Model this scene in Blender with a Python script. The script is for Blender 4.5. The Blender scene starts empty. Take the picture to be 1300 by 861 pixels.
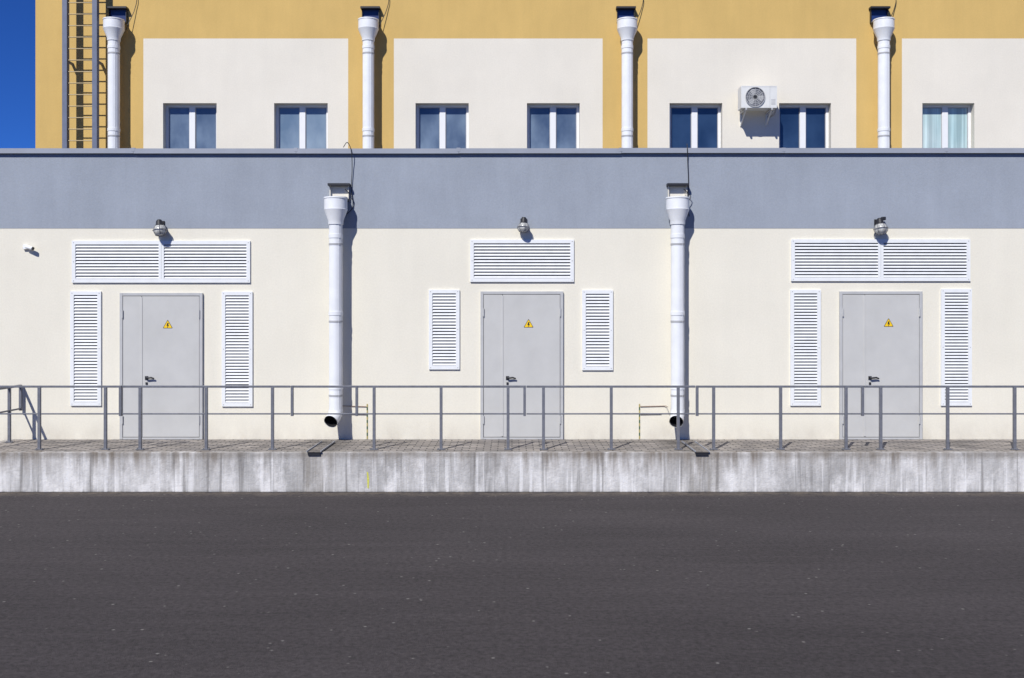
import bpy, bmesh, math, random
from mathutils import Vector, Matrix
random.seed(4)
C = bpy.context.scene.collection
F = 1302.0; CY = -15.5; CZ = 2.42
def WX(px, Y): return (px-650.0)*(Y-CY)/F
def WZ(py, Y): return CZ+(400.0-py)*(Y-CY)/F

# ------------------------------------------------------------ materials
def newmat(name):
    m = bpy.data.materials.new(name); m.use_nodes = True
    nt = m.node_tree; b = nt.nodes['Principled BSDF']
    return m, nt, b
def N(nt, t, **k):
    n = nt.nodes.new(t)
    for a, v in k.items(): setattr(n, a, v)
    return n
def noise(nt, vec, scale, detail=4, rough=.55, mscale=None):
    if mscale:
        mp = N(nt, 'ShaderNodeMapping'); mp.inputs['Scale'].default_value = mscale
        nt.links.new(vec, mp.inputs['Vector']); vec = mp.outputs['Vector']
    n = N(nt, 'ShaderNodeTexNoise')
    n.inputs['Scale'].default_value = scale; n.inputs['Detail'].default_value = detail
    n.inputs['Roughness'].default_value = rough
    nt.links.new(vec, n.inputs['Vector'])
    return n.outputs['Fac']
def mrange(nt, v, a, b, c, d):
    n = N(nt, 'ShaderNodeMapRange')
    for i, x in zip(('From Min', 'From Max', 'To Min', 'To Max'), (a, b, c, d)): n.inputs[i].default_value = x
    nt.links.new(v, n.inputs['Value']); return n.outputs['Result']
def math_(nt, op, a, b):
    n = N(nt, 'ShaderNodeMath', operation=op)
    for i, x in enumerate((a, b)):
        if isinstance(x, (int, float)): n.inputs[i].default_value = x
        else: nt.links.new(x, n.inputs[i])
    return n.outputs[0]
def mulcol(nt, col, fac):
    n = N(nt, 'ShaderNodeVectorMath', operation='SCALE')
    if isinstance(col, tuple): n.inputs[0].default_value = col[:3]
    else: nt.links.new(col, n.inputs[0])
    nt.links.new(fac, n.inputs['Scale']); return n.outputs[0]
def mixcol(nt, fac, a, b):
    n = N(nt, 'ShaderNodeMix', data_type='RGBA')
    if isinstance(fac, float): n.inputs['Factor'].default_value = fac
    else: nt.links.new(fac, n.inputs['Factor'])
    for i, x in ((6, a), (7, b)):
        if isinstance(x, tuple): n.inputs[i].default_value = x[:3]+(1,)
        else: nt.links.new(x, n.inputs[i])
    return n.outputs[2]
def bump(nt, b, h, strength, dist):
    n = N(nt, 'ShaderNodeBump'); n.inputs['Strength'].default_value = strength
    n.inputs['Distance'].default_value = dist
    nt.links.new(h, n.inputs['Height']); nt.links.new(n.outputs[0], b.inputs['Normal'])
def pos(nt): return N(nt, 'ShaderNodeNewGeometry').outputs['Position']
def objc(nt): return N(nt, 'ShaderNodeTexCoord').outputs['Object']
def sep(nt, p):
    s = N(nt, 'ShaderNodeSeparateXYZ'); nt.links.new(p, s.inputs[0]); return s
def near_x(nt, s, cx, hw):
    d = math_(nt, 'ABSOLUTE', math_(nt, 'SUBTRACT', s.outputs['X'], cx), 0)
    return mrange(nt, d, hw*.3, hw, 1, 0)
PIPES = [WX(426, -.235), WX(860.5, -.235)]
DRAINS = [WX(399, -1.5), WX(891, -1.5)]

def stucco(name, col, var=.06, streak=.02, grime=None, bs=.35, fine=.04):
    m, nt, b = newmat(name); p = pos(nt)
    v = mrange(nt, noise(nt, p, .9, 7, .62), .3, .7, 1-var, 1+var*.5)
    v2 = mrange(nt, noise(nt, p, 38, 4, .7), .3, .7, 1-fine, 1+fine)
    v3 = mrange(nt, noise(nt, p, 1.0, 5, .6, (5, 5, .8)), .35, .75, 1.0+streak*.4, 1-streak)
    f = math_(nt, 'MULTIPLY', math_(nt, 'MULTIPLY', v, v2), v3)
    c = mulcol(nt, col, f)
    if grime:
        z0, z1, gc, amt = grime
        s = sep(nt, p)
        g = mrange(nt, s.outputs['Z'], z0, z1, amt, 0.0)
        nz = mrange(nt, noise(nt, p, 3.0, 6, .65, (1, 1, .6)), .35, .65, .1, 1)
        g = math_(nt, 'MULTIPLY', g, nz)
        for x in PIPES:
            sp = math_(nt, 'MULTIPLY', near_x(nt, s, x, .55), mrange(nt, s.outputs['Z'], .54, .95, .5, 0))
            g = math_(nt, 'MAXIMUM', g, math_(nt, 'MULTIPLY', sp, nz))
        c = mixcol(nt, g, c, gc)
    nt.links.new(c, b.inputs['Base Color'])
    b.inputs['Roughness'].default_value = .9
    b.inputs['Specular IOR Level'].default_value = .2
    bump(nt, b, noise(nt, p, 75, 5, .65), bs, .008)
    return m
M = {}
M['cream'] = stucco('cream_stucco', (.75, .71, .595), grime=(.5, .85, (.42, .37, .30), .5), var=.045)
M['creamhi'] = stucco('pale_stucco', (.735, .69, .59), var=.05)
M['ochre'] = stucco('ochre_stucco', (.61, .415, .145), var=.07, streak=.05)
M['blue'] = stucco('bluegrey_stucco', (.315, .345, .39), var=.10, streak=.05, bs=.55, fine=.06)

def plain(name, col, rough=.5, var=.05, metal=0, ns=8, bs=.0, spec=.5):
    m, nt, b = newmat(name); p = objc(nt)
    f = mrange(nt, noise(nt, p, ns, 5, .6), .3, .7, 1-var, 1+var)
    nt.links.new(mulcol(nt, col, f), b.inputs['Base Color'])
    b.inputs['Roughness'].default_value = rough; b.inputs['Metallic'].default_value = metal
    b.inputs['Specular IOR Level'].default_value = spec
    if bs: bump(nt, b, noise(nt, p, 30, 3), bs, .004)
    return m
M['door'] = plain('door_paint', (.505, .50, .475), .55, .05, ns=2.5, spec=.3)
M['doorframe'] = plain('door_frame_paint', (.455, .455, .445), .5, .05)
M['white'] = plain('white_powder_coat', (.76, .77, .76), .5, .04)
M['slat'] = plain('slat_powder_coat', (.66, .67, .67), .55, .06)
M['acwhite'] = plain('air_conditioner_casing', (.68, .68, .65), .45, .04)
M['pipe'] = plain('white_pipe_metal', (.765, .775, .775), .35, .07, ns=4)
M['dark'] = plain('dark_recess_shade', (.16, .16, .16), .8, .2)
M['black'] = plain('black_metal_and_shade', (.015, .015, .018), .5, .2)
M['navy'] = plain('navy_recess', (.012, .03, .12), .35, .2)
M['rail'] = plain('grey_painted_steel', (.145, .15, .17), .45, .2, ns=15)
M['ladder'] = plain('ladder_steel', (.13, .15, .21), .5, .1)
M['rung'] = plain('rung_steel', (.40, .30, .15), .5, .2)
M['cap'] = plain('coping_metal', (.30, .32, .36), .4, .08, ns=2)
M['roof'] = plain('roof_felt', (.09, .09, .095), .9, .2)
M['pvc'] = plain('window_frame_white', (.78, .78, .77), .35, .02)
M['yellow'] = plain('sign_yellow', (.85, .55, .01), .5, .02)
M['signblack'] = plain('sign_black', (.01, .01, .01), .5, .02)
M['grey'] = plain('grey_plastic', (.40, .40, .40), .5, .04)
M['green'] = plain('earth_green', (.06, .11, .05), .6, .2)
M['eyellow'] = plain('earth_yellow', (.40, .33, .12), .6, .2)
M['lemon'] = plain('lemon_spray_paint', (.58, .56, .08), .8, .35, ns=30)
M['rust'] = plain('rusty_strip', (.25, .17, .12), .7, .3, ns=30)
M['cable'] = plain('black_cable', (.02, .02, .02), .6, .1)

m, nt, b = newmat('lamp_glass'); p = objc(nt)
f = mrange(nt, noise(nt, p, 25, 3), .3, .7, .5, 1.2)
nt.links.new(mulcol(nt, (.60, .60, .56), f), b.inputs['Base Color']); b.inputs['Roughness'].default_value = .15
b.inputs['Transmission Weight'].default_value = .15
M['glassjar'] = m

def glass(name, c1, c2, ior=1.7, folds=0):
    m, nt, b = newmat(name); p = pos(nt)
    s = sep(nt, p)
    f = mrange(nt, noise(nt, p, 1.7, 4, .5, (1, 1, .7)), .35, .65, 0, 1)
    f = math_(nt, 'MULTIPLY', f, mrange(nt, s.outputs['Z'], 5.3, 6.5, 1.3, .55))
    c = mixcol(nt, f, c1, c2)  # sky reflection put into the pane colour as patches and a height gradient
    if folds:
        wv = noise(nt, p, 1.0, 3, .5, (22, 1, .4))
        c = mulcol(nt, c, mrange(nt, wv, .35, .65, .72, 1.12))  # light and dark of the curtain folds put into the flat pane colour
    nt.links.new(c, b.inputs['Base Color'])
    b.inputs['Roughness'].default_value = .06; b.inputs['IOR'].default_value = ior
    bump(nt, b, noise(nt, p, 2.5, 1), .03, .01)
    return m
M['glassA'] = glass('window_glass_painted_sky', (.13, .19, .26), (.27, .34, .40))
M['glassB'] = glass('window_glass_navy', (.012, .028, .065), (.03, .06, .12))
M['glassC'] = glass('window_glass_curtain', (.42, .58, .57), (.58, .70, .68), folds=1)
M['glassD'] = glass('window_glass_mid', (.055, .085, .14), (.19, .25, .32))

def concrete(name, base, contrast):
    m, nt, b = newmat(name); p = pos(nt); s = sep(nt, p)
    st = noise(nt, p, 1.0, 8, .68, (7, 7, 1.8))
    st2 = noise(nt, p, 1.0, 4, .6, (30, 30, 2.6))
    bl = noise(nt, p, .8, 7, .68)
    f = mrange(nt, st, .32, .68, 1-contrast, 1+contrast*.6)
    f = math_(nt, 'MULTIPLY', f, mrange(nt, st2, .3, .7, .9, 1.07))
    f = math_(nt, 'MULTIPLY', f, mrange(nt, bl, .32, .68, .70, 1.16))
    f = math_(nt, 'MULTIPLY', f, mrange(nt, s.outputs['Z'], 0, .05, .7, 1))
    c = mulcol(nt, base, f)
    lm = noise(nt, p, 1.0, 7, .65, (3.2, 3.2, 1.6))
    c = mixcol(nt, mrange(nt, lm, .50, .64, 0, .85), c, (.75, .73, .70))
    lm2 = noise(nt, p, 1.0, 3, .5, (15, 15, .6))
    c = mixcol(nt, mrange(nt, lm2, .56, .66, 0, .7), c, (.77, .755, .73))
    dr = noise(nt, p, 1.0, 5, .6, (8, 8, .7))
    along = mrange(nt, noise(nt, p, .9, 3), .38, .62, .25, 1)
    tp = math_(nt, 'MULTIPLY', mrange(nt, s.outputs['Z'], .20, .52, .0, 1), along)
    g = math_(nt, 'MULTIPLY', mrange(nt, dr, .40, .62, 0, .95), tp)
    c = mixcol(nt, g, c, (.17, .135, .10))
    dr2 = noise(nt, p, 1.0, 3, .5, (11, 11, .4))
    c = mixcol(nt, mrange(nt, dr2, .59, .69, 0, .6), c, (.15, .14, .13))
    tl = math_(nt, 'MULTIPLY', mrange(nt, s.outputs['Z'], .44, .5, 0, .55), mrange(nt, noise(nt, p, 6, 6), .3, .6, .3, 1))
    c = mixcol(nt, tl, c, (.19, .165, .135))
    for x in DRAINS:
        g2 = math_(nt, 'MULTIPLY', near_x(nt, s, x, .34), mrange(nt, noise(nt, p, 1.0, 5, .6, (12, 12, .8)), .38, .64, .05, .6))
        c = mixcol(nt, g2, c, (.20, .175, .14))
    nt.links.new(c, b.inputs['Base Color'])
    b.inputs['Roughness'].default_value = .92; b.inputs['Specular IOR Level'].default_value = .2
    bump(nt, b, noise(nt, p, 22, 8, .7), .8, .015)
    return m
M['conc'] = concrete('stained_concrete', (.57, .555, .53), .22)

m, nt, b = newmat('paving_blocks'); p = pos(nt); s = sep(nt, p)
bt = N(nt, 'ShaderNodeTexBrick')
for k, v in (('Scale', 1.0), ('Mortar Size', .008), ('Brick Width', .2), ('Row Height', .1), ('Bias', 0.0), ('Mortar Smooth', .1)):
    bt.inputs[k].default_value = v
bt.inputs['Color1'].default_value = (.36, .32, .28, 1); bt.inputs['Color2'].default_value = (.22, .20, .185, 1)
bt.inputs['Mortar'].default_value = (.06, .055, .05, 1)
nt.links.new(p, bt.inputs['Vector'])
f = mrange(nt, noise(nt, p, 2.2, 7, .65), .3, .7, .65, 1.25)
c = mulcol(nt, bt.outputs['Color'], f)
for x in PIPES:
    g2 = math_(nt, 'MULTIPLY', near_x(nt, s, x-.05, .4), mrange(nt, noise(nt, p, 5, 5), .35, .6, .2, .75))
    c = mixcol(nt, g2, c, (.09, .08, .07))
nt.links.new(c, b.inputs['Base Color'])
b.inputs['Roughness'].default_value = .9
bump(nt, b, math_(nt, 'SUBTRACT', math_(nt, 'MULTIPLY', noise(nt, p, 60, 4), .3), bt.outputs['Fac']), .8, .007)
M['paver'] = m

m, nt, b = newmat('asphalt'); p = pos(nt); s = sep(nt, p)
v = mrange(nt, noise(nt, p, .45, 7, .6, (.5, 1.4, 1)), .3, .7, .84, 1.16)
v2 = mrange(nt, noise(nt, p, 20, 7, .85), .33, .67, .45, 1.55)
v4 = mrange(nt, noise(nt, p, 1.0, 5, .6, (.35, 6, 1)), .35, .7, .93, 1.09)
f = math_(nt, 'MULTIPLY', math_(nt, 'MULTIPLY', v, v2), v4)
c = mulcol(nt, (.065, .0565, .056), f)
vo = N(nt, 'ShaderNodeTexVoronoi'); vo.inputs['Scale'].default_value = 7; nt.links.new(p, vo.inputs['Vector'])
sp = mrange(nt, vo.outputs['Distance'], .05, .12, .9, 0)
sp = math_(nt, 'MULTIPLY', sp, mrange(nt, noise(nt, p, 3.1, 2), .48, .54, 0, 1))
c = mixcol(nt, sp, c, (.27, .255, .23))
du = mrange(nt, s.outputs['Y'], -1.9, -1.5, 0, .8)
du = math_(nt, 'MULTIPLY', du, mrange(nt, noise(nt, p, 5, 6, .7), .38, .62, .05, 1))
c = mixcol(nt, du, c, (.20, .165, .125))
nt.links.new(c, b.inputs['Base Color'])
b.inputs['Roughness'].default_value = .88; b.inputs['Specular IOR Level'].default_value = .25
bump(nt, b, noise(nt, p, 50, 6, .8), 1.0, .014)
M['asphalt'] = m

# ------------------------------------------------------------ mesh builder
class MB:
    def __init__(s): s.bm = bmesh.new(); s.mats = []
    def mi(s, k):
        if k not in s.mats: s.mats.append(k)
        return s.mats.index(k)
    def face(s, pts, k):
        vs = [s.bm.verts.new(p) for p in pts]
        f = s.bm.faces.new(vs); f.material_index = s.mi(k); f.smooth = False; return f
    def box(s, x0, x1, y0, y1, z0, z1, k, skip=()):
        v = [Vector((x, y, z)) for z in (z0, z1) for y in (y0, y1) for x in (x0, x1)]
        vs = [s.bm.verts.new(p) for p in v]
        for i, q in enumerate(((0, 2, 3, 1), (4, 5, 7, 6), (0, 1, 5, 4), (2, 6, 7, 3), (0, 4, 6, 2), (1, 3, 7, 5))):
            if i in skip: continue
            f = s.bm.faces.new([vs[j] for j in q]); f.material_index = s.mi(k)
    def tube(s, pts, r, k, n=20, cap=True, flip=False):
        pts = [Vector(p) for p in pts]
        rs = r if isinstance(r, (list, tuple)) else [r]*len(pts)
        rings = []; up = None
        for i, p in enumerate(pts):
            d = ((pts[min(i+1, len(pts)-1)]-p).normalized()+(p-pts[max(i-1, 0)]).normalized())
            d = d.normalized()
            if up is None:
                up = Vector((1, 0, 0)) if abs(d.x) < .9 else Vector((0, 1, 0))
            u = (up-d*up.dot(d)).normalized(); w = d.cross(u); up = u
            rings.append([s.bm.verts.new(p+(u*math.cos(2*math.pi*j/n)+w*math.sin(2*math.pi*j/n))*rs[i]) for j in range(n)])
        mi = s.mi(k)
        for a, b_ in zip(rings, rings[1:]):
            for j in range(n):
                q = [a[j], a[(j+1) % n], b_[(j+1) % n], b_[j]]
                if flip: q.reverse()
                f = s.bm.faces.new(q); f.material_index = mi; f.smooth = True
        if cap:
            for rg, rev in ((rings[0], True), (rings[-1], False)):
                f = s.bm.faces.new(list(reversed(rg)) if rev else rg); f.material_index = mi
    def lathe(s, prof, c, k, n=28):
        rings = []; mi = s.mi(k)
        for r, z in prof:
            rings.append([s.bm.verts.new((c[0]+r*math.cos(2*math.pi*j/n), c[1]+r*math.sin(2*math.pi*j/n), c[2]+z)) for j in range(n)])
        for a, b_ in zip(rings, rings[1:]):
            for j in range(n):
                f = s.bm.faces.new([a[j], a[(j+1) % n], b_[(j+1) % n], b_[j]]); f.material_index = mi; f.smooth = True
    def obj(s, name, parent=None, bevel=0, loc=(0, 0, 0), normals=True):
        me = bpy.data.meshes.new(name)
        if normals: bmesh.ops.recalc_face_normals(s.bm, faces=s.bm.faces)
        s.bm.to_mesh(me); s.bm.free()
        for k in s.mats: me.materials.append(M[k])
        for p in me.polygons: p.use_smooth = True
        me.set_sharp_from_angle(angle=math.radians(35))
        o = bpy.data.objects.new(name, me); C.objects.link(o); o.location = loc
        if parent: o.parent = parent
        if bevel:
            md = o.modifiers.new('bevel', 'BEVEL'); md.width = bevel; md.segments = 2
            md.limit_method = 'ANGLE'; md.angle_limit = math.radians(50)
        return o
def root(name, label, cat, loc=(0, 0, 0), group=None):
    o = bpy.data.objects.new(name, None); C.objects.link(o); o.location = loc
    o.empty_display_size = .3
    o['label'] = label; o['category'] = cat
    if group: o['group'] = group
    return o

# ------------------------------------------------------------ ground
g = MB(); g.face([(-400, -400, 0), (400, -400, 0), (400, 400, 0), (-400, 400, 0)], 'asphalt')
o = g.obj('ground'); o['kind'] = 'structure'

# ------------------------------------------------------------ lower building
low = root('service_building', 'single-storey cream stucco annex with blue-grey band and grey doors', 'building')
ZB = WZ(290, 0); ZT = WZ(193, 0)
w = MB(); w.box(-13, 13, 0, .3, 0, ZB, 'cream'); w.box(-13, -12.7, .3, 3.99, 0, ZB, 'cream'); w.box(12.7, 13, .3, 3.99, 0, ZB, 'cream')
w.obj('wall', low)
w = MB(); w.box(-13, 13, -.004, .3, ZB, ZT, 'blue'); w.box(-13, -12.7, .3, 3.99, ZB, ZT, 'blue'); w.box(12.7, 13, .3, 3.99, ZB, ZT, 'blue')
w.obj('parapet', low)
w = MB()
x = -13.05
while x < 13.0:
    x2 = min(x+2.45, 13.05)
    dz = random.uniform(-.005, .005)
    w.box(x, x2-.004, -.055, .36, ZT, ZT+.045+dz, 'cap')
    w.box(x, x2-.004, -.058, -.052, ZT-.028+dz, ZT+.047+dz, 'cap')
    w.box(x2-.035, x2+.02, -.060, .365, ZT+.001, ZT+.0545, 'cap')
    x = x2
w.obj('coping', low)
w = MB(); w.box(-12.7, 12.7, .3, 3.99, ZT-.45, ZT-.35, 'roof'); w.obj('roof', low)

def bolt(mb, cx, y, cz, s):
    pts = [(-.05, .30), (.13, .30), (.04, .06), (.16, .06), (-.08, -.34), (-.01, -.04), (-.14, -.04)]
    mb.face([(cx+a*s, y, cz+b_*s) for a, b_ in pts], 'signblack')
def rtri(cx, cz, R, y, cr):
    out = []
    for k in range(3):
        a = math.radians(90+120*k); v = Vector((math.cos(a), math.sin(a)))
        c = v*(R-2*cr)
        for t in (-60, -30, 0, 30, 60):
            b_ = a+math.radians(t); out.append((cx+c.x+cr*math.cos(b_), y, cz+c.y+cr*math.sin(b_)))
    return out
def make_door(x0, x1, y0, y1, xd, sx, sy):
    X0, X1, Z0, Z1, XD = WX(x0, 0), WX(x1, 0), .56, WZ(y0, 0), WX(xd, 0)
    fw = .045; cx = (X0+X1)/2
    f = MB()
    f.box(X0, X0+fw, -.042, .02, Z0-.018, Z1, 'doorframe'); f.box(X1-fw, X1, -.042, .02, Z0-.018, Z1, 'doorframe')
    f.box(X0+fw, X1-fw, -.042, .02, Z1-fw, Z1, 'doorframe')
    f.box(X0+fw, X1-fw, -.040, .02, Z0-.018, Z0+.012, 'doorframe')
    f.box(X0+fw, X1-fw, -.006, .015, Z0+.012, Z1-fw, 'black')
    fo = f.obj('door', low, .004)
    for a, b_ in ((X0+fw+.006, XD-.004), (XD+.004, X1-fw-.006)):
        l = MB(); l.box(a, b_, -.036, -.008, Z0+.02, Z1-fw-.006, 'door')
        l.obj('leaf', fo, .003)
    st = MB(); st.box(XD-.018, XD+.012, -.043, -.0365, Z0+.03, Z1-fw-.02, 'door'); st.obj('cover_strip', fo, .002)
    for hx in (X0+fw+.002, X1-fw-.002):
        for hz in (Z0+.28, Z1-.32):
            h = MB(); h.tube([(hx, -.050, hz-.06), (hx, -.050, hz+.06)], .011, 'doorframe', 10)
            h.obj('hinge', fo)
    hx, hz = XD+.075, WZ(481, 0)
    h = MB(); h.box(hx-.024, hx+.024, -.046, -.036, hz-.012, hz+.042, 'black'); h.box(hx-.016, hx+.016, -.046, -.036, hz-.085, hz-.05, 'black')
    h.tube([(hx, -.04, hz+.015), (hx, -.075, hz+.015), (hx+.012, -.08, hz+.015), (hx+.08, -.08, hz+.022), (hx+.125, -.07, hz+.006)], [.013, .013, .015, .014, .011], 'black', 10)
    h.obj('handle', fo, 0)
    s_ = MB(); cx, cz = WX(sx, 0), WZ(sy+1.2, 0)
    s_.face(rtri(cx, cz, .088, -.0372, .008), 'signblack')
    s_.face(rtri(cx, cz, .074, -.0382, .006), 'yellow')
    bolt(s_, cx, -.0392, cz-.002, .13)
    so = s_.obj('warning_sign', fo, normals=False)
    so['label'] = 'yellow triangular high-voltage warning sticker with lightning bolt'
make_door(153, 258, 372, 557, 181, 214, 412)
make_door(610, 715, 370, 557, 638, 671, 411)
make_door(1065, 1170, 370, 555, 1097, 1127, 410)

def grille(x0, x1, y0, y1, mid=None, fwp=4.6, pitch=.047):
    X0, X1, Z1, Z0 = WX(x0, 0), WX(x1, 0), WZ(y0, 0), WZ(y1, 0)
    fw = fwp/84.0; D = -.028
    b_ = MB()
    b_.box(X0, X0+fw, D, .01, Z0, Z1, 'white'); b_.box(X1-fw, X1, D, .01, Z0, Z1, 'white')
    b_.box(X0+fw, X1-fw, D, .01, Z1-fw, Z1, 'white'); b_.box(X0+fw, X1-fw, D, .01, Z0, Z0+fw, 'white')
    b_.box(X0+fw, X1-fw, -.004, .012, Z0+fw, Z1-fw, 'dark')  # closed panel; shade behind the slats is put into its colour
    spans = [(X0+fw, X1-fw)]
    if mid:
        XM = WX(mid, 0)
        b_.box(XM-.04, XM-.002, D, .01, Z0+fw, Z1-fw, 'white'); b_.box(XM+.002, XM+.04, D, .01, Z0+fw, Z1-fw, 'white')
        spans = [(X0+fw, XM-.04), (XM+.04, X1-fw)]
    h = Z1-Z0-2*fw; n = max(3, round(h/pitch)); pt = h/n
    for a, c in spans:
        for i in range(n):
            z = Z0+fw+pt*(i+.08)
            t = .0022; j = random.uniform(-.001, .001); k2 = random.uniform(-.001, .001)
            v = [(-.025+j, z), (-.007, z+pt*.56+k2), (-.007, z+pt*.56+t*1.6+k2), (-.025+j, z+t*1.6)]
            for q in ((0, 1), (3, 2), (0, 3)):
                (ya, za), (yb, zb) = v[q[0]], v[q[1]]
                b_.face([(a, ya, za), (c, ya, za), (c, yb, zb), (a, yb, zb)], 'slat')
    for sx in (X0+fw*.5, X1-fw*.5):
        for sz in (Z0+fw*.5, (Z0+Z1)/2, Z1-fw*.5):
            b_.tube([(sx, D-.003, sz), (sx, D+.002, sz)], .007, 'grey', 8)
    return b_.obj('ventilation_grille', low, 0, normals=False)
grille(92, 318, 306, 359, 205.5); grille(597, 728.5, 304.5, 358); grille(1004, 1231, 304, 357, 1117.5)
for q in ((90, 129, 370, 515), (282, 321, 370.5, 516), (544.5, 583.5, 368, 469), (739, 778, 368.5, 470), (1003, 1041.5, 368, 515), (1194, 1233, 367, 515)):
    grille(*q)

def scupper(px, py0, py1, Y, wpx, parent, inner):
    sc = F/(Y-CY); X = WX(px, Y); hw = wpx/2/sc; Z1 = WZ(py0, Y); Z0 = WZ(py1, Y)
    s_ = MB()
    s_.box(X-hw-.02, X+hw+.02, Y-.13, Y-.002, Z1-.035, Z1, 'black')
    side = 'creamhi' if inner == 'creamhi' else 'black'
    s_.box(X-hw, X-hw+.012, Y-.07, Y-.002, Z0, Z1-.035, side)
    s_.box(X+hw-.012, X+hw, Y-.07, Y-.002, Z0, Z1-.035, side)
    s_.box(X-hw+.012, X+hw-.012, Y-.02, Y-.006, Z0, Z1-.035, inner)  # closed back plate; on upper outlets the dark of a recess is in its colour
    s_.box(X-hw+.012, X+hw-.012, Y-.24, Y-.02, Z0, Z0+.012, 'cap')
    s_.obj('roof_outlet', parent)
scupper(431.5, 234, 253, 0, 24, low, 'creamhi'); scupper(859.5, 234, 253, 0, 24, low, 'creamhi')

# ------------------------------------------------------------ upper building
UY = 4.0
up = root('main_building', 'taller ochre stucco building with pale window panels', 'building', (0, 0, 0))
def U(px): return WX(px, UY)
wins = [(207, 275, 'glassD'), (348, 416, 'glassA'), (527.5, 595, 'glassD'), (669, 736, 'glassD'), (850, 917, 'glassB'), (989, 1055, 'glassB'), (1171, 1237, 'glassC')]
panels = [(182, 442), (500, 765), (822, 1087), (1145, 1405)]
WTOP = WZ(131, UY); WBOT = WTOP-1.35; PT = WZ(49, UY)
xs = sorted(set([U(45), U(1500)]+[U(a) for w_ in wins for a in w_[:2]]+[U(a) for p_ in panels for a in p_]))
zs = [0, 4.0, WBOT, WTOP, PT, 10.2]
w = MB()
for i in range(len(xs)-1):
    xm = (xs[i]+xs[i+1])/2
    inp = any(U(a) < xm < U(c) for a, c in panels); inw = any(U(a) < xm < U(c) for a, c, _ in wins)
    for j in range(len(zs)-1):
        if inw and j == 2: continue
        k = 'creamhi' if (inp and 1 <= j < 4) else 'ochre'
        w.face([(xs[i], UY, zs[j]), (xs[i+1], UY, zs[j]), (xs[i+1], UY, zs[j+1]), (xs[i], UY, zs[j+1])], k)
RD = .20
for a, c, _ in wins:
    a, c = U(a), U(c)
    w.face([(a, UY, WBOT), (a, UY, WTOP), (a, UY+RD, WTOP), (a, UY+RD, WBOT)], 'creamhi')
    w.face([(c, UY, WBOT), (c, UY+RD, WBOT), (c, UY+RD, WTOP), (c, UY, WTOP)], 'creamhi')
    w.face([(a, UY, WTOP), (c, UY, WTOP), (c, UY+RD, WTOP), (a, UY+RD, WTOP)], 'creamhi')
    w.face([(a, UY, WBOT), (a, UY+RD, WBOT), (c, UY+RD, WBOT), (c, UY, WBOT)], 'creamhi')
L, Rr = U(45), U(1500)
w.face([(L, UY, 0), (L, UY, 10.2), (L, UY+12, 10.2), (L, UY+12, 0)], 'ochre')
w.face([(Rr, UY, 0), (Rr, UY+12, 0), (Rr, UY+12, 10.2), (Rr, UY, 10.2)], 'ochre')
w.face([(L, UY+12, 0), (L, UY+12, 10.2), (Rr, UY+12, 10.2), (Rr, UY+12, 0)], 'ochre')
w.obj('wall', up, normals=False)
w = MB(); w.box(L-.06, Rr+.06, UY-.06, UY+12.06, 10.2, 10.27, 'cap'); w.obj('roof', up)
for a, c, gk in wins:
    a, c = U(a), U(c); y = UY+.15; f = MB(); fw = .05; cx = (a+c)/2
    f.box(a, a+fw, y, y+.06, WBOT, WTOP, 'pvc'); f.box(c-fw, c, y, y+.06, WBOT, WTOP, 'pvc')
    f.box(a+fw, c-fw, y, y+.06, WTOP-fw, WTOP, 'pvc'); f.box(a+fw, c-fw, y, y+.06, WBOT, WBOT+fw, 'pvc')
    f.box(cx-.055, cx+.055, y-.004, y+.06, WBOT+fw, WTOP-fw, 'pvc')
    for u, v in ((a+fw, cx-.055), (cx+.055, c-fw)):
        f.box(u, u+.012, y+.015, y+.05, WBOT+fw, WTOP-fw, 'grey'); f.box(v-.012, v, y+.015, y+.05, WBOT+fw, WTOP-fw, 'grey')
        f.box(u+.012, v-.012, y+.015, y+.05, WTOP-fw-.012, WTOP-fw, 'grey')
    fo = f.obj('window', up, .003)
    gl = MB(); gl.box(a+fw, c-fw, y+.028, y+.04, WBOT+fw, WTOP-fw, gk); gl.obj('glass', fo)
    s_ = MB(); s_.box(a-.03, c+.03, UY-.05, y, WBOT-.02, WBOT+.006, 'cap'); s_.obj('sill', fo)
for px in (151, 471, 794, 1115):
    scupper(px, 10.5, 30, UY, 22, up, 'navy')

# ------------------------------------------------------------ platform
pl = root('loading_platform', 'raised paved walkway with stained concrete edge wall', 'platform')
PX0, PX1, PF, PH = -7.62, 12.9, -1.5, .54
w = MB(); w.box(PX0+.12, PX1, PF+.12, -.003, PH-.08, PH, 'paver'); w.obj('paving', pl)
w = MB()
w.box(PX0, PX1, PF, PF+.12, 0, PH+.004, 'conc')
w.box(PX0, PX0+.118, PF+.12, -.003, 0, PH+.004, 'conc')
w.obj('edge_wall', pl, .010)
for px in (399, 891):
    X = WX(px, PF); t = MB()
    t.box(X-.10, X+.10, PF-.035, -.42, PH+.010, PH+.014, 'paver')
    t.box(X-.10, X-.09, PF-.035, -.42, PH+.014, PH+.032, 'cap'); t.box(X+.09, X+.10, PF-.035, -.42, PH+.014, PH+.032, 'cap')
    t.box(X-.085, X+.085, PF-.022, PF-.001, PH-.035, PH+.009, 'black')  # black block puts the shadow under the channel lip into solid shape
    t.obj('drain_channel', pl)
y = MB(); X = WX(467, PF)
y.face([(X-.006, PF-.003, .06), (X+.012, PF-.003, .05), (X+.017, PF-.003, .16), (X+.006, PF-.003, .27), (X-.014, PF-.003, .28), (X-.008, PF-.003, .15)], 'lemon')
y.obj('paint_mark', pl, normals=False)

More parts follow.
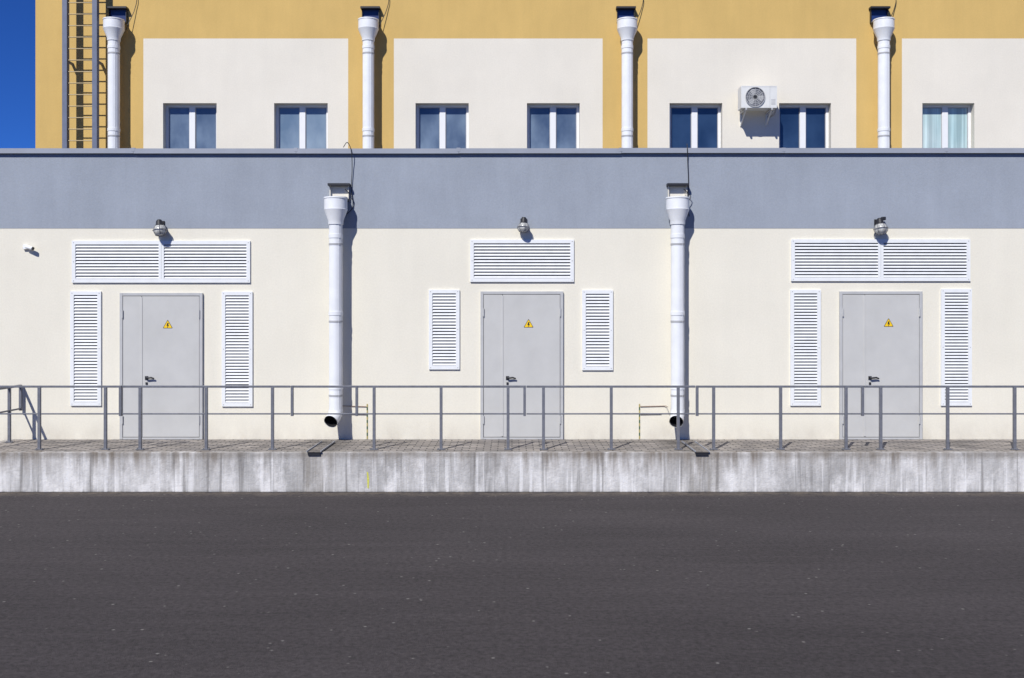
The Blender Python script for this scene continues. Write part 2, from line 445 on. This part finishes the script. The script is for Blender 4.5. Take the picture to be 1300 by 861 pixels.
# ------------------------------------------------------------ drainpipes
def drainpipe(name, X, Yw, zrim, rr, rp, zel, label, grp, rings, ax=-.235):
    r = root(name, label, 'drainpipe', (X, Yw, zel-.2), grp); oz = zel-.2
    def z(v): return v-oz
    h = MB()
    h.lathe([(rr-.012, z(zrim)-.10), (rr-.012, z(zrim)), (rr+.006, z(zrim)+.004), (rr+.008, z(zrim)-.015), (rr, z(zrim)-.02), (rr, z(zrim)-.17), (rr+.004, z(zrim)-.175), (rp+.015, z(zrim)-.34), (rp+.012, z(zrim)-.40), (rp, z(zrim)-.401)], (0, ax, 0), 'pipe')
    h.lathe([(rr-.012, z(zrim)-.10), (rp, z(zrim)-.3), (rp*.2, z(zrim)-.3)], (0, ax, 0), 'dark')
    h.obj('hopper', r, normals=False)
    p = MB()
    p.tube([(0, ax, z(zrim)-.36), (0, ax, z(zel))], rp, 'pipe', 28, cap=False)
    for rz in rings: p.lathe([(rp, z(rz)-.03), (rp+.007, z(rz)-.028), (rp+.007, z(rz)+.028), (rp, z(rz)+.03)], (0, ax, 0), 'pipe')
    p.box(rp*.55-.003, rp*.55+.003, ax-rp*.84-.004, ax-rp*.80, z(zel), z(zrim)-.4, 'pipe')
    p.obj('pipe', r, normals=False)
    e = MB(); d = Vector((-.22, -.82, -.45)).normalized()
    pts = [Vector((0, ax, z(zel)+.02)), Vector((0, ax, z(zel))), Vector((-.004, ax-.012, z(zel)-.05)), Vector((-.014, ax-.045, z(zel)-.088))]
    pts.append(pts[-1]+d*.05); pts.append(pts[-1]+d*.09)
    e.tube(pts, [rp+.006, rp+.006, rp+.004, rp+.002, rp+.002, rp+.002], 'pipe', 28, cap=False)
    e.tube(pts[2:], rp-.006, 'black', 28, cap=False)  # black lining puts the dark of the open pipe mouth into the colour
    e.tube([pts[-1]-d*.012, pts[-1]+d*.001], rp+.006, 'pipe', 28, cap=False)
    e.obj('outlet', r, normals=False)
    for bz in rings:
        c = MB(); zz = z(bz)-.12
        c.lathe([(rp+.001, zz-.014), (rp+.005, zz-.014), (rp+.005, zz+.014), (rp+.001, zz+.014)], (0, ax, 0), 'grey')
        c.box(-.012, .012, ax+rp, -.001, zz-.012, zz+.012, 'grey'); c.obj('bracket', r, normals=False)
    return r
gp = 'white drainpipes on the facade'
for px in (426, 860.5):
    drainpipe('drainpipe', WX(px, -.235), 0, WZ(251, -.235), .172, .1, WZ(521, -.235), 'white round drainpipe with hopper, elbow outlet over paved platform', gp,
              [WZ(300, -.235), WZ(398, -.235), WZ(492, -.235)], -.215)
for px in (144, 467.5, 796.5, 1122.5):
    drainpipe('drainpipe', WX(px, 3.74), UY, WZ(25, 3.74), .19, .108, ZT+.05, 'white round drainpipe with hopper on ochre wall', gp, [WZ(60, 3.74), WZ(165, 3.74)], -.24)

# ------------------------------------------------------------ railings
RY = -1.19
def RX(px): return WX(px, RY)
ZR = PH+.006; HT = .875; HM = .495
def post(par, x, y, top=.875):
    p = MB(); p.box(-.02, .02, -.02, .02, .004, top-.012, 'rail'); p.box(-.055, .055, -.04, .04, -.001, .007, 'rail')
    for a in (-.04, .04): p.tube([(a, 0, .006), (a, 0, .018)], .008, 'rail', 8)
    p.obj('post', par, .003, (x, y, 0))
def section(a, b_, posts, ends, lab):
    x0 = RX(a); r = root('railing', lab, 'railing', (x0, RY, ZR), 'grey steel railing sections along the platform')
    x1 = RX(b_)-x0
    for h, t in ((HT, .015), (HM, .010)):
        m_ = MB(); m_.box(.004, x1-.004, -t, t, h-t, h+t, 'rail'); m_.obj('rail', r, .004)
    for q in posts: post(r, RX(q)-x0, 0)
    for q in ends:
        e = MB(); e.box(-.018, .018, -.022, .022, HM-.03, HT+.012, 'rail'); e.obj('end_bracket', r, .003, (min(max(RX(q)-x0, .022), x1-.022), 0, 0))
lab = 'grey painted steel railing section on platform edge'
section(-26, 155, (-24, 50, 134), (155,), lab)
section(155, 369, (178, 262, 346), (), lab)
section(369, 668, (475, 560, 645), (369, 453, 668), lab)
section(668, 883, (690, 776, 861), (), lab)
section(883, 1097, (906, 991, 1074), (883, 1097), lab)
section(1097, 1311, (1118, 1203, 1288), (), lab)
r = root('railing', 'short grey railing running from wall to platform edge', 'railing', (-7.40, 0, ZR), 'grey steel railing sections along the platform')
HS = .81
for h, t in ((HS, .017), (HM-.03, .012)):
    m_ = MB(); m_.box(-t, t, RY+.03, -.06, h-t, h+t, 'rail'); m_.obj('rail', r, .004)
post(r, 0, -.40, HS)
e = MB(); e.box(-.02, .02, -.075, -.04, HM-.06, HS+.012, 'rail'); e.obj('end_bracket', r, .003)

# ------------------------------------------------------------ wall lamps
def lamp(px, py, s, tilt, lab):
    X = WX(px, -.11); Z = WZ(py, -.11)
    r = root('wall_lamp', lab, 'lamp', (X, 0, Z), 'caged wall lamps above the doors')
    b_ = MB()
    b_.box(-.05, .05, -.025, 0, .0, .12, 'black')
    b_.tube([(0, -.01, .07), (0, -.06, .12), (.0, -.095, .10)], .018, 'black', 12)
    b_.obj('bracket', r, .004)
    ax = Vector((tilt, -.12, -1)).normalized()
    q = Vector((0, -.105, .10))
    h = MB(); h.tube([q-ax*.03, q-ax*.01, q+ax*.04, q+ax*.06], [.03, .045*s, .052*s, .066*s], 'black', 20); h.obj('housing', r)
    g_ = MB(); c0 = q+ax*.06
    prof = [(0, .060), (.03, .084), (.07, .096), (.11, .090), (.145, .062), (.16, .02), (.163, .003)]
    g_.tube([c0+ax*t*s for t, _ in prof], [v*s for _, v in prof], 'glassjar', 20); g_.obj('glass_globe', r)
    k = MB()
    u = ax.orthogonal().normalized(); v = ax.cross(u)
    for i in range(6):
        a = math.pi*i/3; dd = u*math.cos(a)+v*math.sin(a)
        k.tube([c0+ax*t*s+dd*(rr+.006)*s for t, rr in prof], .004, 'rail', 6)
    for t, rr in (prof[2], prof[4]):
        k.tube([c0+ax*t*s+(u*math.cos(a_*math.pi/12)+v*math.sin(a_*math.pi/12))*(rr+.008)*s for a_ in range(25)], .004, 'rail', 6, cap=False)
    k.obj('wire_guard', r)
    return r
lamp(202, 290, 1.0, .12, 'caged glass wall lamp with black bracket')
lamp(665, 287, .88, -.05, 'caged glass wall lamp with black bracket')
l3 = lamp(1117, 288, 1.0, .08, 'caged glass wall lamp with black sensor beside it')
b_ = MB(); b_.box(.03, .09, -.12, -.06, .10, .15, 'black'); b_.box(.04, .06, -.07, 0, .115, .135, 'black'); b_.obj('sensor', l3, .006)

X, Z = WX(33, -.06), WZ(314, -.06)
r = root('security_camera', 'small white security camera on cream wall', 'camera', (X, 0, Z))
b_ = MB(); b_.box(-.06, .0, -.04, 0, -.03, .04, 'white'); b_.obj('junction_box', r, .005)
b_ = MB(); b_.tube([(-.02, -.03, .0), (.02, -.05, .0)], .012, 'white', 10); b_.tube([(.0, -.06, .01), (.11, -.085, -.02)], .028, 'white', 18)
b_.tube([(.105, -.0835, -.0185), (.125, -.089, -.024)], .024, 'black', 18); b_.obj('camera_body', r)

# ------------------------------------------------------------ AC unit
AY = UY-.45
X0, X1, Z1, Z0 = WX(941, AY), WX(986.5, AY), WZ(109, AY), WZ(137, AY)
r = root('air_conditioner', 'white air conditioner outdoor unit on wall brackets', 'air conditioner', ((X0+X1)/2, UY, Z0))
W = X1-X0; H = Z1-Z0
b_ = MB(); b_.box(-W/2, W/2, -.45, -.16, 0, H, 'acwhite')
b_.box(W/2-.135, W/2-.13, -.4525, -.45, .01, H-.01, 'grey')
for k_ in range(5): b_.box(W/2-.11, W/2-.03, -.4525, -.45, .06+k_*.022, .068+k_*.022, 'grey')
b_.box(-W/2+.01, W/2-.01, -.4525, -.45, H-.022, H-.018, 'grey')
b_.box(W/2, W/2+.03, -.30, -.20, .05, .22, 'acwhite')
b_.obj('casing', r, .008)
fx = -.075; fz = H/2-.005; R = .175
f = MB(); n = 40
f.tube([(fx, -.454, fz), (fx, -.4515, fz)], R, 'rail', n)
for k_ in range(3):
    a = 2*math.pi*k_/3
    pts = []
    for t, off in ((.04, -.25), (.13, -.62), (.165, -.2), (.15, .2), (.05, .45)):
        pts.append((fx+t*math.cos(a+off), -.456, fz+t*math.sin(a+off)))
    f.face(pts, 'grey')
f.tube([(fx, -.462, fz), (fx, -.455, fz)], .045, 'black', 20); f.obj('fan', r)
f = MB()
for rr in (.05, .08, .11, .14, .178):
    f.tube([(fx+rr*math.cos(a*math.pi/16), -.468, fz+rr*math.sin(a*math.pi/16)) for a in range(33)], .0025 if rr < .17 else .007, 'acwhite' if rr < .17 else 'grey', 6, cap=False)
for k_ in range(12):
    a = math.pi*k_/6
    f.tube([(fx+.03*math.cos(a), -.47, fz+.03*math.sin(a)), (fx+.175*math.cos(a), -.47, fz+.175*math.sin(a))], .002, 'acwhite', 6)
f.obj('fan_grille', r)
for s_ in (-1, 1):
    b_ = MB(); xx = s_*W*.36
    b_.box(xx-.017, xx+.017, -.46, -.001, -.038, -.003, 'grey'); b_.box(xx-.016, xx+.016, -.03, -.002, -.26, -.039, 'acwhite')
    b_.tube([(xx, -.42, -.03), (xx, -.02, -.24)], .013, 'acwhite', 8)
    b_.obj('bracket', r, .002)
b_ = MB(); b_.tube([(W/2+.02, -.25, .12), (W/2+.05, -.22, .05), (W/2+.03, -.1, -.06), (W/2-.02, -.02, -.08), (W/2-.1, .0, -.09)], .014, 'grey', 10); b_.obj('hose', r)

# ------------------------------------------------------------ ladder
LY = UY-.32
X0, X1 = WX(83, LY), WX(121, LY); cx = (X0+X1)/2; hw = (X1-X0)/2
r = root('ladder', 'blue-grey steel fixed ladder on ochre wall', 'ladder', (cx, UY, ZT))
for s_ in (-1, 1):
    b_ = MB(); b_.box(s_*hw-.046, s_*hw+.046, -.36, -.345, .05, 5.4, 'ladder'); b_.box(s_*hw-.046, s_*hw-.038, -.345, -.25, .05, 5.4, 'ladder')
    b_.box(s_*hw+.038, s_*hw+.046, -.345, -.25, .05, 5.4, 'ladder')
    b_.obj('stile', r, .003)
z = .15
base = MB(); base.tube([(-hw+.03, -.32, 0), (hw-.03, -.32, 0)], .010, 'rung', 10); ro = base.obj('rung', r, 0, (0, 0, z))
while z < 5.1:
    z += .215
    c = ro.copy(); C.objects.link(c); c.parent = r; c.location = (0, 0, z)
for zz in (.5, 2.3, 4.1):
    for s_ in (-1, 1):
        b_ = MB(); b_.box(s_*hw-.02, s_*hw+.02, -.25, -.001, zz-.02, zz+.02, 'ladder')
        b_.obj('wall_bracket', r)

# ------------------------------------------------------------ cables
def cable(pts, lab, rad=.006):
    b_ = MB(); P = [Vector(p) for p in pts]; out = []
    for i in range(len(P)-1):
        p0, p1, p2, p3 = P[max(i-1, 0)], P[i], P[i+1], P[min(i+2, len(P)-1)]
        for k in range(6):
            t = k/6; out.append(.5*((2*p1)+(-p0+p2)*t+(2*p0-5*p1+4*p2-p3)*t*t+(-p0+3*p1-3*p2+p3)*t**3))
    out.append(P[-1]); b_.tube(out, rad, 'cable', 6)
    o = b_.obj('heating_cable'); o['label'] = lab; o['category'] = 'cable'; o['group'] = 'black heating cables at roof outlets'
def low_c(px, py, y=-.02): return (WX(px, y), y, WZ(py, y))
cable([low_c(436, 187, .2), low_c(441, 181, -.03), low_c(446, 192, -.08), low_c(447, 215, -.04), low_c(446, 240, -.03), low_c(448, 262, -.03), low_c(440, 272, -.05)], 'black cable hanging over coping to drainpipe hopper')
cable([low_c(438, 240, -.10), low_c(446, 250, -.08), low_c(441, 256, -.12), low_c(432, 250, -.2)], 'short black cable looping into hopper')
cable([low_c(872, 183, .1), low_c(872.5, 187, -.07), low_c(873, 205, -.04), low_c(874, 232, -.03), low_c(873, 260, -.03), low_c(875, 275, -.03)], 'black cable hanging over coping to drainpipe hopper')
cable([low_c(868, 240, -.10), low_c(877, 250, -.08), low_c(870, 256, -.12), low_c(862, 250, -.2)], 'short black cable looping into hopper')
def up_c(px, py, y=3.96): return (WX(px, y), y, WZ(py, y))
for px in (471, 794, 1115, 151):
    cable([up_c(px+10, -30), up_c(px+22, -5), up_c(px+20, 12), up_c(px+12, 30, 3.9), up_c(px+9, 38, 3.88)], 'black cable hanging beside roof outlet', .007)

# ------------------------------------------------------------ earthing strips
def strip(px, d, lab):
    X = WX(px, -.02); Z = .545
    r = root('earthing_strip', lab, 'earthing strip', (X, 0, Z), 'earthing strips on the lower wall')
    b_ = MB(); n = 11; h = WZ(513, -.02)-Z
    for i in range(n): b_.box(-.009, .009, -.008, -.002, h*i/n, h*(i+1)/n, 'green' if i % 2 else 'eyellow')
    b_.obj('vertical_strip', r)
    b_ = MB()
    b_.tube([(d*.012, -.012, h-.04), (d*.37, -.012, h-.03), (d*.40, -.03, h-.03), (d*.40, -.2, h-.03)], .0055, 'rust', 8)
    b_.tube([(d*.012, -.012, h-.16), (d*.33, -.012, h-.155)], .0045, 'rust', 8); b_.obj('horizontal_strip', r)
strip(466, -1, 'green and yellow earthing strip linked to drainpipe')
strip(812, 1, 'yellow and green earthing strip linked to drainpipe')

# ------------------------------------------------------------ light
el, az = math.radians(43), math.radians(24)
d = Vector((math.sin(az)*math.cos(el), math.cos(az)*math.cos(el), -math.sin(el)))
sl = bpy.data.lights.new('sun', 'SUN'); sl.energy = 4.85; sl.angle = math.radians(.5); sl.color = (1, .98, .945)
so = bpy.data.objects.new('sun', sl); C.objects.link(so); so.rotation_euler = d.to_track_quat('-Z', 'Y').to_euler()
so.location = (-10, -20, 20)
wd = bpy.data.worlds.new('World'); bpy.context.scene.world = wd; wd.use_nodes = True
nt = wd.node_tree; bg = nt.nodes['Background']
sk = nt.nodes.new('ShaderNodeTexSky'); sk.sky_type = 'NISHITA'; sk.sun_disc = False
sk.sun_elevation = el; sk.sun_rotation = math.radians(204); sk.dust_density = 0.0; sk.ozone_density = 4.0; sk.altitude = 2500; sk.air_density = .8
mu = nt.nodes.new('ShaderNodeMix'); mu.data_type = 'RGBA'; mu.blend_type = 'MULTIPLY'; mu.inputs['Factor'].default_value = 1
mu.inputs[7].default_value = (.20, .48, 1.05, 1)
nt.links.new(sk.outputs[0], mu.inputs[6]); nt.links.new(mu.outputs[2], bg.inputs[0]); bg.inputs[1].default_value = .095

cam = bpy.data.cameras.new('camera'); co = bpy.data.objects.new('camera', cam); C.objects.link(co)
co.location = (0, CY, CZ); co.rotation_euler = (math.radians(90), 0, 0)
cam.sensor_width = 36; cam.lens = F/1300*36; cam.shift_y = -30.5/1300; cam.clip_end = 2000
sc_ = bpy.context.scene; sc_.camera = co
sc_.view_settings.view_transform = 'Standard'; sc_.view_settings.look = 'None'; sc_.view_settings.exposure = 0
